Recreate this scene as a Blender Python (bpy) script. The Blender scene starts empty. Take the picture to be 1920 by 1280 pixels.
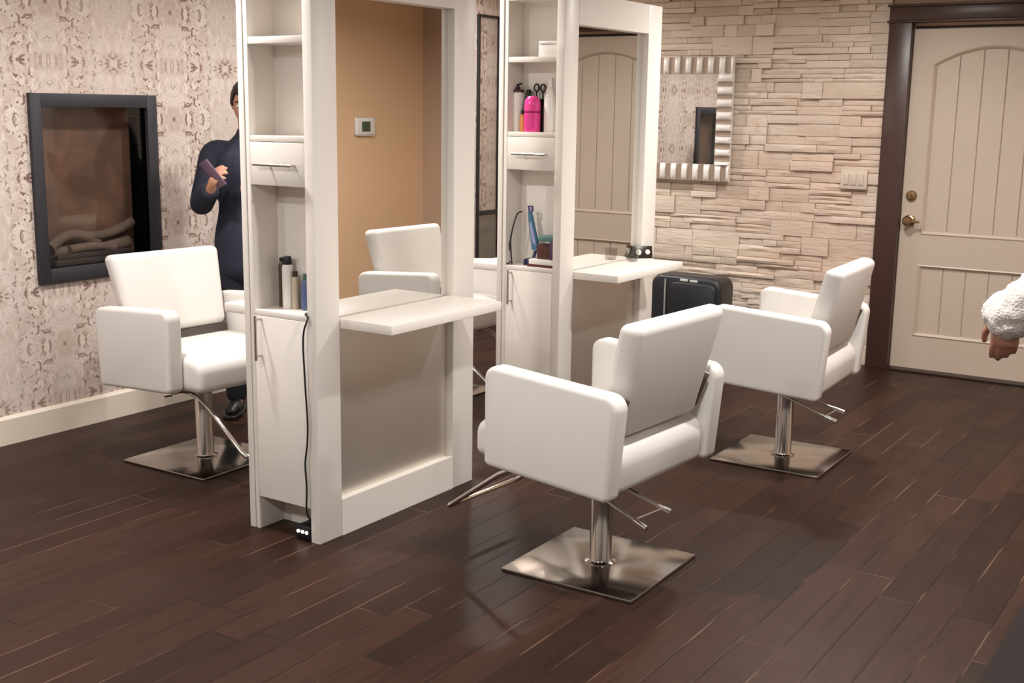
import bpy, bmesh, math, random
from mathutils import Vector, Matrix, noise
random.seed(7)
S = bpy.context.scene
COL = S.collection
PI = math.pi

# ------------------------------------------------------------------ helpers
def srgb(r, g, b):
    def f(c):
        c /= 255.0
        return c / 12.92 if c <= 0.04045 else ((c + 0.055) / 1.055) ** 2.4
    return (f(r), f(g), f(b), 1.0)

def mat(name, col, rough=0.5, metal=0.0, spec=0.5, emit=None, estr=0.0, coat=0.0, bump=0.0, bscale=60.0,
        trans=0.0, var=0.0, vscale=3.0):
    m = bpy.data.materials.new(name); m.use_nodes = True
    nt = m.node_tree; b = nt.nodes['Principled BSDF']
    b.inputs['Base Color'].default_value = col
    b.inputs['Roughness'].default_value = rough
    b.inputs['Metallic'].default_value = metal
    b.inputs['Specular IOR Level'].default_value = spec
    b.inputs['Coat Weight'].default_value = coat
    b.inputs['Transmission Weight'].default_value = trans
    if emit:
        b.inputs['Emission Color'].default_value = emit
        b.inputs['Emission Strength'].default_value = estr
    if bump or var:
        tc = nt.nodes.new('ShaderNodeTexCoord')
        if bump:
            n = nt.nodes.new('ShaderNodeTexNoise'); n.inputs['Scale'].default_value = bscale
            n.inputs['Detail'].default_value = 4
            bp = nt.nodes.new('ShaderNodeBump'); bp.inputs['Strength'].default_value = bump
            bp.inputs['Distance'].default_value = 0.01
            nt.links.new(tc.outputs['Object'], n.inputs['Vector'])
            nt.links.new(n.outputs['Fac'], bp.inputs['Height'])
            nt.links.new(bp.outputs['Normal'], b.inputs['Normal'])
        if var:
            n2 = nt.nodes.new('ShaderNodeTexNoise'); n2.inputs['Scale'].default_value = vscale
            n2.inputs['Detail'].default_value = 5
            mx = nt.nodes.new('ShaderNodeMix'); mx.data_type = 'RGBA'
            mx.inputs[6].default_value = tuple(c * (1 - var) for c in col[:3]) + (1,)
            mx.inputs[7].default_value = tuple(min(1, c * (1 + var)) for c in col[:3]) + (1,)
            nt.links.new(tc.outputs['Object'], n2.inputs['Vector'])
            nt.links.new(n2.outputs['Fac'], mx.inputs[0])
            nt.links.new(mx.outputs[2], b.inputs['Base Color'])
    return m

class N:
    """tiny node-graph builder"""
    def __init__(s, m): s.nt = m.node_tree
    def val(s, v): return v
    def math(s, op, a, b=None, c=None, clamp=False):
        n = s.nt.nodes.new('ShaderNodeMath'); n.operation = op; n.use_clamp = clamp
        for i, x in enumerate((a, b, c)):
            if x is None: continue
            if isinstance(x, (int, float)): n.inputs[i].default_value = x
            else: s.nt.links.new(x, n.inputs[i])
        return n.outputs[0]
    def node(s, t, **kw):
        n = s.nt.nodes.new(t)
        for k, v in kw.items(): setattr(n, k, v)
        return n
    def link(s, a, b): s.nt.links.new(a, b)
    def comb(s, x, y, z):
        n = s.nt.nodes.new('ShaderNodeCombineXYZ')
        for i, v in enumerate((x, y, z)):
            if isinstance(v, (int, float)): n.inputs[i].default_value = v
            else: s.nt.links.new(v, n.inputs[i])
        return n.outputs[0]
    def noise(s, vec, scale, detail=3, dist=0.0, rough=0.5):
        n = s.nt.nodes.new('ShaderNodeTexNoise')
        n.inputs['Scale'].default_value = scale; n.inputs['Detail'].default_value = detail
        n.inputs['Distortion'].default_value = dist; n.inputs['Roughness'].default_value = rough
        s.nt.links.new(vec, n.inputs['Vector']); return n.outputs['Fac']
    def mix(s, fac, a, b, blend='MIX'):
        n = s.nt.nodes.new('ShaderNodeMix'); n.data_type = 'RGBA'; n.blend_type = blend
        for i, x in ((0, fac), (6, a), (7, b)):
            if isinstance(x, (int, float)): n.inputs[i].default_value = x
            elif isinstance(x, tuple): n.inputs[i].default_value = x
            else: s.nt.links.new(x, n.inputs[i])
        return n.outputs[2]
    def step(s, x, lo, hi):
        n = s.nt.nodes.new('ShaderNodeMapRange'); n.interpolation_type = 'SMOOTHSTEP'
        s.nt.links.new(x, n.inputs[0]); n.inputs[1].default_value = lo; n.inputs[2].default_value = hi
        return n.outputs[0]

class B:
    """collects pieces into one mesh"""
    def __init__(s): s.bm = bmesh.new(); s.mats = []; s.cur = 0
    def use(s, m):
        if m not in s.mats: s.mats.append(m)
        s.cur = s.mats.index(m); return s
    def _add(s, t):
        for f in t.faces:
            if f.material_index == 0: f.material_index = s.cur
        me = bpy.data.meshes.new('tmp'); t.to_mesh(me); t.free()
        s.bm.from_mesh(me); bpy.data.meshes.remove(me); return s
    def box(s, x0, x1, y0, y1, z0, z1, bev=0.0, seg=2, M=None, fn=None):
        t = bmesh.new(); bmesh.ops.create_cube(t, size=1)
        for v in t.verts:
            v.co = Vector((x0 + (v.co.x + .5) * (x1 - x0), y0 + (v.co.y + .5) * (y1 - y0), z0 + (v.co.z + .5) * (z1 - z0)))
        if fn:
            for v in t.verts: v.co = Vector(fn(*v.co))
        if bev: bmesh.ops.bevel(t, geom=list(t.edges), offset=bev, segments=seg, profile=.5, affect='EDGES')
        if M: t.transform(M)
        return s._add(t)
    def prism(s, poly, a, d0, d1, bev=0.0, seg=2, M=None):
        """poly: 2-D points; a: extrusion axis; other axes in xyz order"""
        t = bmesh.new()
        def P(p, d):
            if a == 'x': return (d, p[0], p[1])
            if a == 'y': return (p[0], d, p[1])
            return (p[0], p[1], d)
        lo = [t.verts.new(P(p, d0)) for p in poly]; hi = [t.verts.new(P(p, d1)) for p in poly]
        f0 = t.faces.new(lo); f1 = t.faces.new(hi)
        n = len(poly)
        for i in range(n): t.faces.new((lo[i], lo[(i + 1) % n], hi[(i + 1) % n], hi[i]))
        bmesh.ops.recalc_face_normals(t, faces=t.faces)
        if bev:
            bmesh.ops.bevel(t, geom=list(f0.edges) + list(f1.edges), offset=bev, segments=seg, profile=.5, affect='EDGES')
        if M: t.transform(M)
        return s._add(t)
    def lathe(s, prof, c=(0, 0, 0), n=20, M=None):
        """prof: (radius, z)"""
        t = bmesh.new(); rings = []
        for r, z in prof:
            if r < 1e-6: rings.append([t.verts.new((c[0], c[1], c[2] + z))])
            else: rings.append([t.verts.new((c[0] + r * math.cos(2 * PI * i / n), c[1] + r * math.sin(2 * PI * i / n), c[2] + z)) for i in range(n)])
        for a, b in zip(rings, rings[1:]):
            for i in range(n):
                j = (i + 1) % n
                if len(a) == 1 and len(b) == 1: continue
                if len(a) == 1: t.faces.new((a[0], b[i], b[j]))
                elif len(b) == 1: t.faces.new((a[i], a[j], b[0]))
                else: t.faces.new((a[i], a[j], b[j], b[i]))
        bmesh.ops.recalc_face_normals(t, faces=t.faces)
        if M: t.transform(M)
        return s._add(t)
    def tube(s, pts, r, n=10, cap=True):
        t = bmesh.new(); pts = [Vector(p) for p in pts]; rings = []
        up = None
        for i, p in enumerate(pts):
            d = (pts[min(i + 1, len(pts) - 1)] - pts[max(i - 1, 0)]).normalized()
            if up is None:
                up = d.orthogonal().normalized()
            else:
                up = (up - d * up.dot(d)).normalized()
            sd = d.cross(up)
            rr = r[i] if isinstance(r, (list, tuple)) else r
            rings.append([t.verts.new(p + rr * (math.cos(2 * PI * k / n) * up + math.sin(2 * PI * k / n) * sd)) for k in range(n)])
        for a, b in zip(rings, rings[1:]):
            for k in range(n): t.faces.new((a[k], a[(k + 1) % n], b[(k + 1) % n], b[k]))
        if cap: t.faces.new(rings[0]); t.faces.new(rings[-1])
        bmesh.ops.recalc_face_normals(t, faces=t.faces)
        return s._add(t)
    def sphere(s, c, r, sc=(1, 1, 1), n=16):
        t = bmesh.new(); bmesh.ops.create_uvsphere(t, u_segments=n, v_segments=n // 2 + 2, radius=r)
        for v in t.verts: v.co = Vector((c[0] + v.co.x * sc[0], c[1] + v.co.y * sc[1], c[2] + v.co.z * sc[2]))
        return s._add(t)
    def build(s, name, m=None, parent=None, angle=35, loc=None, rz=0):
        me = bpy.data.meshes.new(name); s.bm.to_mesh(me); s.bm.free()
        mats = s.mats if s.mats else [m]
        for k in mats: me.materials.append(k)
        for p in me.polygons: p.use_smooth = True
        me.set_sharp_from_angle(angle=math.radians(angle))
        o = bpy.data.objects.new(name, me); COL.objects.link(o)
        if parent: o.parent = parent
        if loc: o.location = loc
        o.rotation_euler.z = rz
        return o

def tag(o, label=None, cat=None, group=None, kind=None):
    if label: o['label'] = label
    if cat: o['category'] = cat
    if group: o['group'] = group
    if kind: o['kind'] = kind
    return o
def empty(name, loc=(0, 0, 0), rz=0.0):
    o = bpy.data.objects.new(name, None); COL.objects.link(o)
    o.empty_display_size = .1; o.location = loc; o.rotation_euler.z = rz
    return o
def dup(o, parent=None):
    c = o.copy(); COL.objects.link(c)
    if parent: c.parent = parent
    for ch in list(o.children): dup(ch, c)
    return c
def arc(cx, cy, r, a0, a1, n=6):
    return [(cx + r * math.cos(math.radians(a0 + (a1 - a0) * i / n)), cy + r * math.sin(math.radians(a0 + (a1 - a0) * i / n))) for i in range(n + 1)]
def rounded(poly, rad, n=6):
    """round the corners of a polygon; rad per corner"""
    out = []; m = len(poly)
    for i, p in enumerate(poly):
        p = Vector(p); a = Vector(poly[i - 1]); b = Vector(poly[(i + 1) % m])
        r = rad[i] if isinstance(rad, (list, tuple)) else rad
        if r <= 0: out.append(tuple(p)); continue
        da = (a - p).normalized(); db = (b - p).normalized()
        ang = da.angle(db); L = r / math.tan(ang / 2)
        p0 = p + da * L; p1 = p + db * L
        c = p + (da + db).normalized() * (r / math.sin(ang / 2))
        for k in range(n + 1):
            t = k / n
            v = (p0 - c).lerp(p1 - c, t).normalized() * r
            out.append(tuple(c + v))
    return out

# ------------------------------------------------------------------ measures of the room
XL, YW, ZC = -4.843, 7.388, 2.44           # left wall, back wall, ceiling
XR = 0.015                                  # right wall beside the door
X_FAR, Y_JOG, Y_NEAR = 3.2, 5.3, -2.6       # the room opens up to the right of the camera

# ------------------------------------------------------------------ materials
M_white = mat('white_laminate', srgb(238, 231, 222), .38, spec=.4)
M_edge = mat('seam_shadow_gap', srgb(120, 108, 96), .7)
M_leather = mat('white_leatherette', srgb(224, 219, 213), .5, spec=.35, bump=.04, bscale=220)
M_chrome = mat('chrome', (.80, .78, .75, 1), .07, 1.0)
M_brushed = mat('polished_steel', (.54, .51, .47, 1), .15, 1.0)
M_nickel = mat('brushed_nickel', (.55, .49, .43, 1), .3, 1.0)
M_dullnickel = mat('dull_nickel', (.30, .25, .21, 1), .35, 1.0)
M_darksteel = mat('dark_steel', (.12, .10, .09, 1), .4, .8)
M_mirror = mat('mirror_glass', (.86, .85, .83, 1), .0, 1.0)
M_frost = mat('frosted_glass', srgb(226, 221, 212), .42, .9, spec=.5)
M_black = mat('black_plastic', srgb(22, 22, 25), .35)
M_blackm = mat('black_metal', srgb(56, 55, 60), .5, .2)
M_rubber = mat('black_rubber', srgb(18, 16, 15), .6)
M_ceil = mat('ceiling_paint', srgb(238, 234, 228), .9)
M_tan = mat('tan_paint', srgb(230, 192, 154), .75, bump=.02, bscale=300)
M_greige = mat('greige_paint', srgb(190, 165, 142), .75)
M_cream = mat('cream_trim_paint', srgb(232, 219, 202), .45)
M_door = mat('beige_door_paint', srgb(196, 180, 163), .42, bump=.015, bscale=120)
M_casing = mat('dark_brown_trim', srgb(70, 48, 42), .35, bump=.03, bscale=40)
M_bronze = mat('antique_brass', (.36, .24, .13, 1), .28, 1.0)
M_grime = mat('pale_plastic', srgb(212, 196, 180), .5)
M_silver = mat('silver_leaf_frame', srgb(252, 248, 242), .42, .15)
M_can = mat('white_can', srgb(236, 232, 226), .35)
M_clear = mat('clear_glass', (.95, .97, .96, 1), .03, trans=1.0)

def wallpaper():
    m = bpy.data.materials.new('kaleidoscope_wallpaper'); m.use_nodes = True
    g = N(m); b = m.node_tree.nodes['Principled BSDF']
    tc = g.node('ShaderNodeTexCoord'); sx = g.node('ShaderNodeSeparateXYZ')
    g.link(tc.outputs['Object'], sx.inputs[0])
    ha, hb = .36, .2625
    A = g.math('PINGPONG', g.math('SUBTRACT', sx.outputs[1], 3.51 - 7.2), ha)   # 0 on the axis of the eyes
    Bv = g.math('PINGPONG', g.math('SUBTRACT', sx.outputs[2], .42 - 5.25), hb)
    P = g.comb(A, Bv, 0.0)
    wx = g.math('MULTIPLY', g.math('SUBTRACT', g.noise(P, 13.0, 3), .5), .085)
    wz = g.math('MULTIPLY', g.math('SUBTRACT', g.noise(g.comb(A, Bv, 4.0), 13.0, 3), .5), .085)
    Aw = g.math('ADD', A, wx); Bw = g.math('ADD', Bv, wz)
    W = g.comb(Aw, Bw, 2.0)
    n1 = g.noise(P, 8.0, 3, .8)
    n2 = g.noise(W, 24.0, 3, 1.0)
    n3 = g.noise(g.comb(Aw, g.math('MULTIPLY', Bw, .5), 5.1), 30.0, 3, .8)
    n5 = g.noise(g.comb(Aw, g.math('MULTIPLY', Bw, .8), 8.0), 40.0, 2, .8)
    n4 = g.noise(tc.outputs['Object'], .9, 2)
    base = g.mix(g.step(n1, .34, .64), srgb(214, 196, 186), srgb(232, 218, 209))
    base = g.mix(g.math('MULTIPLY', g.step(n3, .54, .66), .9), base, srgb(236, 224, 213))
    base = g.mix(g.math('MULTIPLY', g.step(n2, .36, .26), .5), base, srgb(186, 172, 158))
    base = g.mix(g.math('MULTIPLY', g.step(g.noise(g.comb(Aw, Bw, 11.0), 9.0, 2), .54, .70), .55), base, srgb(204, 198, 184))
    # brown scribbled marks where the pattern thickens
    band = g.math('SUBTRACT', 1.0, g.step(g.math('ABSOLUTE', g.math('SUBTRACT', Aw, .15)), .05, .13))
    dense = g.math('MAXIMUM', g.math('MULTIPLY', g.step(n1, .46, .60), .75), band)
    mark = g.math('MULTIPLY', g.step(n5, .555, .63), dense)
    colr = g.mix(g.math('MULTIPLY', mark, .9), base, srgb(122, 88, 74))
    c = g.math('ABSOLUTE', g.math('SUBTRACT', n2, .56))
    line = g.math('MULTIPLY', g.math('SUBTRACT', 1.0, g.step(c, .006, .03)), dense)
    colr = g.mix(g.math('MULTIPLY', line, .55), colr, srgb(146, 112, 96))
    def oval(ca, cb, ra, rb):
        u = g.math('DIVIDE', g.math('SUBTRACT', g.math('MULTIPLY_ADD', wx, .45, A), ca), ra); v = g.math('DIVIDE', g.math('SUBTRACT', g.math('MULTIPLY_ADD', wz, .45, Bv), cb), rb)
        return g.math('SQRT', g.math('ADD', g.math('MULTIPLY', u, u), g.math('MULTIPLY', v, v)))
    e = oval(0, 0, .05, .08)
    colr = g.mix(g.math('MULTIPLY', g.math('SUBTRACT', 1.0, g.step(e, .7, 1.1)), .5), colr, srgb(192, 168, 154))
    colr = g.mix(g.math('MULTIPLY', g.math('SUBTRACT', 1.0, g.step(e, .10, .24)), .9), colr, srgb(136, 106, 92))
    o_ = oval(.100, 0, .024, .036)
    colr = g.mix(g.math('MULTIPLY', g.math('SUBTRACT', 1.0, g.step(o_, 1.0, 1.4)), g.step(n5, .45, .55)), colr, srgb(136, 104, 90))
    colr = g.mix(g.math('MULTIPLY', g.math('SUBTRACT', 1.0, g.step(o_, .55, .9)), .9), colr, srgb(234, 222, 210))
    d_ = g.math('ADD', g.math('DIVIDE', g.math('ABSOLUTE', g.math('SUBTRACT', Aw, ha)), .065), g.math('DIVIDE', g.math('ABSOLUTE', g.math('SUBTRACT', Bw, hb)), .07))
    dd = g.math('MULTIPLY', g.math('SUBTRACT', 1.0, g.step(d_, .9, 1.2)), g.step(n5, .47, .56))
    colr = g.mix(g.math('MULTIPLY', dd, .85), colr, srgb(134, 100, 86))
    bar = g.math('SINE', g.math('MULTIPLY', Aw, 210.0))
    bz = g.math('SUBTRACT', 1.0, g.step(g.math('ABSOLUTE', g.math('SUBTRACT', Bw, hb)), .012, .05))
    bx = g.math('SUBTRACT', 1.0, g.step(A, .04, .08))
    colr = g.mix(g.math('MULTIPLY', g.math('MULTIPLY', g.step(bar, .2, .8), g.math('MULTIPLY', bz, bx)), .6), colr, srgb(150, 120, 104))
    colr = g.mix(g.math('MULTIPLY', g.step(n4, .42, .68), .25), colr, srgb(212, 190, 176))
    g.link(colr, b.inputs['Base Color'])
    b.inputs['Roughness'].default_value = .55; b.inputs['Specular IOR Level'].default_value = .3
    return m
M_paper = wallpaper()

def floor_mat():
    m = bpy.data.materials.new('dark_hardwood_planks'); m.use_nodes = True
    g = N(m); b = m.node_tree.nodes['Principled BSDF']
    tc = g.node('ShaderNodeTexCoord'); sx = g.node('ShaderNodeSeparateXYZ')
    g.link(tc.outputs['Object'], sx.inputs[0])
    u = g.math('DIVIDE', g.math('ADD', sx.outputs[0], 20.0), .121)
    row = g.math('FLOOR', u); fu = g.math('FRACT', u)
    wn = g.node('ShaderNodeTexWhiteNoise', noise_dimensions='1D'); g.link(row, wn.inputs['W'])
    L = g.math('MULTIPLY_ADD', wn.outputs['Value'], .5, .75)
    v = g.math('DIVIDE', g.math('ADD', g.math('ADD', sx.outputs[1], 30.0), g.math('MULTIPLY', wn.outputs['Value'], 7.31)), L)
    seg = g.math('FLOOR', v); fv = g.math('FRACT', v)
    wn2 = g.node('ShaderNodeTexWhiteNoise', noise_dimensions='2D'); g.link(g.comb(row, seg, 0.0), wn2.inputs['Vector'])
    rnd = wn2.outputs['Value']
    grain_v = g.comb(g.math('MULTIPLY', sx.outputs[0], 26.0), g.math('MULTIPLY_ADD', sx.outputs[1], 1.6, g.math('MULTIPLY', rnd, 40.0)), g.math('MULTIPLY', rnd, 9.0))
    gr = g.noise(grain_v, 1.6, 5, .6, .6)
    big = g.noise(tc.outputs['Object'], 1.4, 3)
    c = g.mix(rnd, srgb(42, 25, 18), srgb(62, 38, 28))
    c = g.mix(g.math('MULTIPLY', g.step(gr, .4, .78), .6), c, srgb(28, 16, 12))
    c = g.mix(g.math('MULTIPLY', g.step(big, .42, .7), .5), c, srgb(50, 34, 25))
    # fine joints, pale where the finish has worn off the edges
    gx = g.math('MINIMUM', fu, g.math('SUBTRACT', 1.0, fu))
    gy = g.math('MULTIPLY', g.math('MINIMUM', fv, g.math('SUBTRACT', 1.0, fv)), g.math('DIVIDE', L, .121))
    jx = g.math('SUBTRACT', 1.0, g.step(gx, .008, .03)); jy = g.math('SUBTRACT', 1.0, g.step(gy, .008, .03))
    worn = g.step(g.noise(tc.outputs['Object'], 2.3, 4), .48, .66)
    joint = g.math('MAXIMUM', jx, jy)
    jc = g.mix(worn, srgb(26, 15, 12), srgb(116, 86, 70))
    c = g.mix(g.math('MULTIPLY', joint, .8), c, jc)
    g.link(c, b.inputs['Base Color'])
    rr = g.math('MULTIPLY_ADD', g.noise(tc.outputs['Object'], 5.0, 4), .20, .34)
    g.link(rr, b.inputs['Roughness'])
    b.inputs['Specular IOR Level'].default_value = .16
    bp = g.node('ShaderNodeBump'); bp.inputs['Strength'].default_value = .25; bp.inputs['Distance'].default_value = .004
    h = g.math('SUBTRACT', g.math('MULTIPLY', gr, .3), joint)
    g.link(h, bp.inputs['Height']); g.link(bp.outputs['Normal'], b.inputs['Normal'])
    return m
M_floor = floor_mat()

def stone_mat():
    m = bpy.data.materials.new('ledgestone'); m.use_nodes = True
    g = N(m); b = m.node_tree.nodes['Principled BSDF']
    tc = g.node('ShaderNodeTexCoord'); geo = g.node('ShaderNodeNewGeometry')
    rnd = geo.outputs['Random Per Island']
    n = g.noise(tc.outputs['Object'], 9.0, 5, .5)
    mp = g.node('ShaderNodeMapping'); mp.inputs['Scale'].default_value = (6, 6, 40)
    g.link(tc.outputs['Object'], mp.inputs['Vector'])
    st = g.noise(mp.outputs['Vector'], 1.5, 4, .6)
    big = g.noise(tc.outputs['Object'], 1.3, 2)
    c = g.mix(rnd, srgb(212, 196, 178), srgb(232, 216, 200))
    c = g.mix(g.math('MULTIPLY', g.step(big, .45, .68), .55), c, srgb(208, 178, 160))
    c = g.mix(g.math('MULTIPLY', g.step(st, .55, .78), .45), c, srgb(180, 154, 132))
    c = g.mix(g.math('MULTIPLY', g.step(n, .60, .75), .35), c, srgb(176, 134, 108))
    g.link(c, b.inputs['Base Color'])
    b.inputs['Roughness'].default_value = .85; b.inputs['Specular IOR Level'].default_value = .16
    bp = g.node('ShaderNodeBump'); bp.inputs['Strength'].default_value = .5; bp.inputs['Distance'].default_value = .012
    g.link(g.math('ADD', n, st), bp.inputs['Height']); g.link(bp.outputs['Normal'], b.inputs['Normal'])
    return m
M_stone = stone_mat()
M_grout = mat('stone_gap', srgb(150, 116, 92), .95)

def fire_mat():
    m = bpy.data.materials.new('firebox_panel'); m.use_nodes = True
    g = N(m); b = m.node_tree.nodes['Principled BSDF']
    tc = g.node('ShaderNodeTexCoord')
    n = g.noise(tc.outputs['Object'], 5.0, 4, .6)
    c = g.mix(g.step(n, .35, .68), srgb(112, 84, 68), srgb(140, 106, 86))
    g.link(c, b.inputs['Base Color']); b.inputs['Roughness'].default_value = .8
    return m
M_fire = fire_mat()

# ------------------------------------------------------------------ room shell
def structure(o): o['kind'] = 'structure'; return o
structure(B().box(XL - .4, X_FAR + .1, Y_NEAR - .1, YW + .2, -.1, 0).build('floor', M_floor))
structure(B().box(XL - .4, X_FAR + .1, Y_NEAR - .1, YW + .2, ZC, ZC + .1).build('ceiling', M_ceil))

# left wall, with the opening of the fireplace left free
FY0, FY1, FZ0, FZ1 = 3.385, 4.104, .715, 1.588      # outside of the fireplace frame
OY0, OY1, OZ0, OZ1 = FY0 + .058, FY1 - .060, FZ0 + .068, FZ1 - .062
w = B()
w.box(XL - .35, XL, Y_NEAR, OY0, 0, ZC).box(XL - .35, XL, OY1, YW + .2, 0, ZC)
w.box(XL - .35, XL, OY0, OY1, 0, OZ0).box(XL - .35, XL, OY0, OY1, OZ1, ZC)
structure(w.build('wall_left', M_paper))
w = B().prism([(XL, 0), (XL + .016, 0), (XL + .016, .118), (XL + .006, .132), (XL, .132)], 'y', Y_NEAR, YW)
structure(w.build('baseboard_left', M_cream))

# back wall: plaster backing, ledgestone in front of it up to the door trim
DX0, DW, DH = -2.016, .94, 2.03
wb = structure(B().box(XL - .35, DX0, YW, YW + .2, 0, ZC).box(DX0, DX0 + DW, YW, YW + .2, DH + .03, ZC)
               .box(DX0 + DW, X_FAR, YW, YW + .2, 0, ZC).build('wall_back', M_greige))
st = B().use(M_grout)
st.box(XL, -2.15, YW - .012, YW, 0, ZC)
st.use(M_stone)
rs = random.Random(11)
z = 0.0
while z < ZC - .005:
    band = min(rs.choice([.085, .10, .115, .13]), ZC - z)
    x = XL + .002
    while x < -2.152:
        blk = rs.uniform(.22, .62)
        blk = min(blk, -2.152 - x)
        if -2.152 - x - blk < .08: blk = -2.152 - x
        rows = rs.choice([1, 2, 2, 3, 3])
        cuts = [0]
        for k in range(rows - 1): cuts.append(cuts[-1] + band / rows * rs.uniform(.75, 1.2))
        cuts.append(band)
        for k in range(rows):
            z0, z1 = z + cuts[k], z + cuts[k + 1]
            xx = x
            while xx < x + blk - 1e-6:
                ln = rs.uniform(.09, .42)
                if x + blk - xx - ln < .07: ln = x + blk - xx
                d = rs.uniform(.022, .044) if rs.random() < .88 else rs.uniform(.044, .058)
                j = lambda a: rs.uniform(-a, a)
                gp = .0012
                t = bmesh.new()
                nx = max(2, int(ln / .05)); nz = 2
                gv = {}
                for a in range(nx + 1):
                    for c in range(nz + 1):
                        px = xx + gp + (ln - 2 * gp) * a / nx; pz = z0 + gp + (z1 - z0 - 2 * gp) * c / nz
                        edge = a in (0, nx) or c in (0, nz)
                        y = YW - d + noise.noise(Vector((px * 9, d * 50, pz * 26))) * .008 + (.006 + rs.random() * .003 if edge else 0)
                        gv[a, c] = t.verts.new((px, y, pz))
                for a in range(nx):
                    for c in range(nz): t.faces.new((gv[a, c], gv[a + 1, c], gv[a + 1, c + 1], gv[a, c + 1]))
                # sides run back to the wall
                rim = [(a, 0) for a in range(nx)] + [(nx, c) for c in range(nz)] + [(a, nz) for a in range(nx, 0, -1)] + [(0, c) for c in range(nz, 0, -1)]
                bk = [t.verts.new((gv[q].co.x, YW - .004, gv[q].co.z)) for q in rim]
                for k2 in range(len(rim)):
                    k3 = (k2 + 1) % len(rim)
                    t.faces.new((gv[rim[k3]], gv[rim[k2]], bk[k2], bk[k3]))
                st._add(t)
                xx += ln
        x += blk
    z += band
sv = st.build('stone_cladding', None, wb, angle=38)
structure(sv)
# the right-hand wall beside the door and the wider front of the shop
structure(B().box(XR, XR + .15, Y_JOG, YW, 0, ZC).build('wall_right', M_tan))
structure(B().box(XR + .15, X_FAR, Y_JOG, Y_JOG + .15, 0, ZC).box(X_FAR, X_FAR + .1, Y_NEAR, Y_JOG, 0, ZC).build('wall_far_right', M_ceil))
structure(B().box(XL - .35, X_FAR + .1, Y_NEAR - .1, Y_NEAR, 0, ZC).build('wall_front', M_ceil))
structure(B().prism([(XR, 0), (XR - .014, 0), (XR - .014, .12), (XR, .132)], 'y', Y_JOG, YW).build('baseboard_right', M_cream))
structure(B().prism([(YW, 0), (YW - .014, 0), (YW - .014, .12), (YW, .132)], 'x', DX0 + DW + .14, XR - .015).build('baseboard_back', M_cream))

# ---- entrance door with arched plank panel
yf = YW - .008                               # face of stiles and rails
dr = structure(empty('door_1', (DX0, YW, 0)))
px0, px1 = .122, DW - .122                   # panel opening, local x
zu0, zsp, zap = .836 - .014, 1.842 - .014, 1.945 - .014
zl0, zl1 = .215 - .014, .655 - .014
def archz(x):
    t = (x - (px0 + px1) / 2) / ((px1 - px0) / 2)
    return zsp + (zap - zsp) * (1 - t * t)
s_ = B()
D0, D1 = -.008, .036
s_.box(.003, DW - .003, .012, D1, .0, DH - .003)
s_.box(.003, px0, D0, .02, 0, DH - .003).box(px1, DW - .003, D0, .02, 0, DH - .003)
s_.box(px0, px1, D0, .02, 0, zl0).box(px0, px1, D0, .02, zl1, zu0)
top = [(px0, DH - .003), (px0, zsp)] + [(px0 + (px1 - px0) * i / 24, archz(px0 + (px1 - px0) * i / 24)) for i in range(1, 24)] + [(px1, zsp), (px1, DH - .003)]
s_.prism(top, 'y', D0, .02)
s_.build('door_slab', M_door, dr, angle=30, loc=(0, 0, .014))
def moulding(loop):
    m_ = B()
    L = len(loop)
    cx = sum(p[0] for p in loop) / L; cz = sum(p[1] for p in loop) / L
    t = bmesh.new()
    prof = [(.0, D0 - .001), (.007, D0 - .005), (.014, D0 + .001), (.026, .011)]
    rings = []
    for off, y in prof:
        ring = []
        for i in range(L):
            a = Vector(loop[i - 1]); p = Vector(loop[i]); c = Vector(loop[(i + 1) % L])
            n1 = Vector((-(p - a).y, (p - a).x)).normalized(); n2 = Vector((-(c - p).y, (c - p).x)).normalized()
            nn = (n1 + n2); nn = nn / max(.3, nn.dot(n1))
            q = p + nn * off
            ring.append(t.verts.new((q.x, y, q.y)))
        rings.append(ring)
    for a, c in zip(rings, rings[1:]):
        for i in range(L): t.faces.new((a[i], a[(i + 1) % L], c[(i + 1) % L], c[i]))
    bmesh.ops.recalc_face_normals(t, faces=t.faces)
    m_._add(t)
    return m_
uloop = [(px0, zu0), (px1, zu0), (px1, zsp)] + [(px1 - (px1 - px0) * i / 24, archz(px1 - (px1 - px0) * i / 24)) for i in range(1, 24)] + [(px0, zsp)]
lloop = [(px0, zl0), (px1, zl0), (px1, zl1), (px0, zl1)]
moulding(uloop).build('panel_moulding', M_door, dr, loc=(0, 0, .014), angle=25)
moulding(lloop).build('panel_moulding', M_door, dr, loc=(0, 0, .014), angle=25)
def planks(z0, top):
    p_ = B(); n = 5; a0, a1 = px0 + .02, px1 - .02
    for i in range(n):
        xa = a0 + (a1 - a0) * i / n + .002; xb = a0 + (a1 - a0) * (i + 1) / n - .002
        xs = [xa + (xb - xa) * k / 6 for k in range(7)]
        poly = [(xa, z0), (xb, z0)] + [(q, top(q)) for q in reversed(xs)]
        p_.prism(poly, 'y', .004, .014, bev=.003, seg=1)
    return p_
planks(zu0 + .02, lambda q: archz(q) - .022).build('plank_panel', M_door, dr, loc=(0, 0, .014), angle=25)
planks(zl0 + .02, lambda q: zl1 - .02).build('plank_panel', M_door, dr, loc=(0, 0, .014), angle=25)
k_ = B(); Mk = Matrix.Translation((.055, D0, .918)) @ Matrix.Rotation(PI / 2, 4, 'X')
k_.lathe([(0, 0), (.034, 0), (.034, .005), (.028, .010), (.012, .014), (.011, .03), (.02, .034), (.029, .046), (.030, .056), (.022, .066), (0, .069)], n=24, M=Mk)
k_.tube([(.055, D0 - .05, .918), (.085, D0 - .052, .917), (.125, D0 - .046, .914)], [.011, .009, .007], 10)
kn = k_.build('door_handle', M_bronze, dr)
k_ = B(); Mk = Matrix.Translation((.055, D0, 1.066)) @ Matrix.Rotation(PI / 2, 4, 'X')
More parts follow.
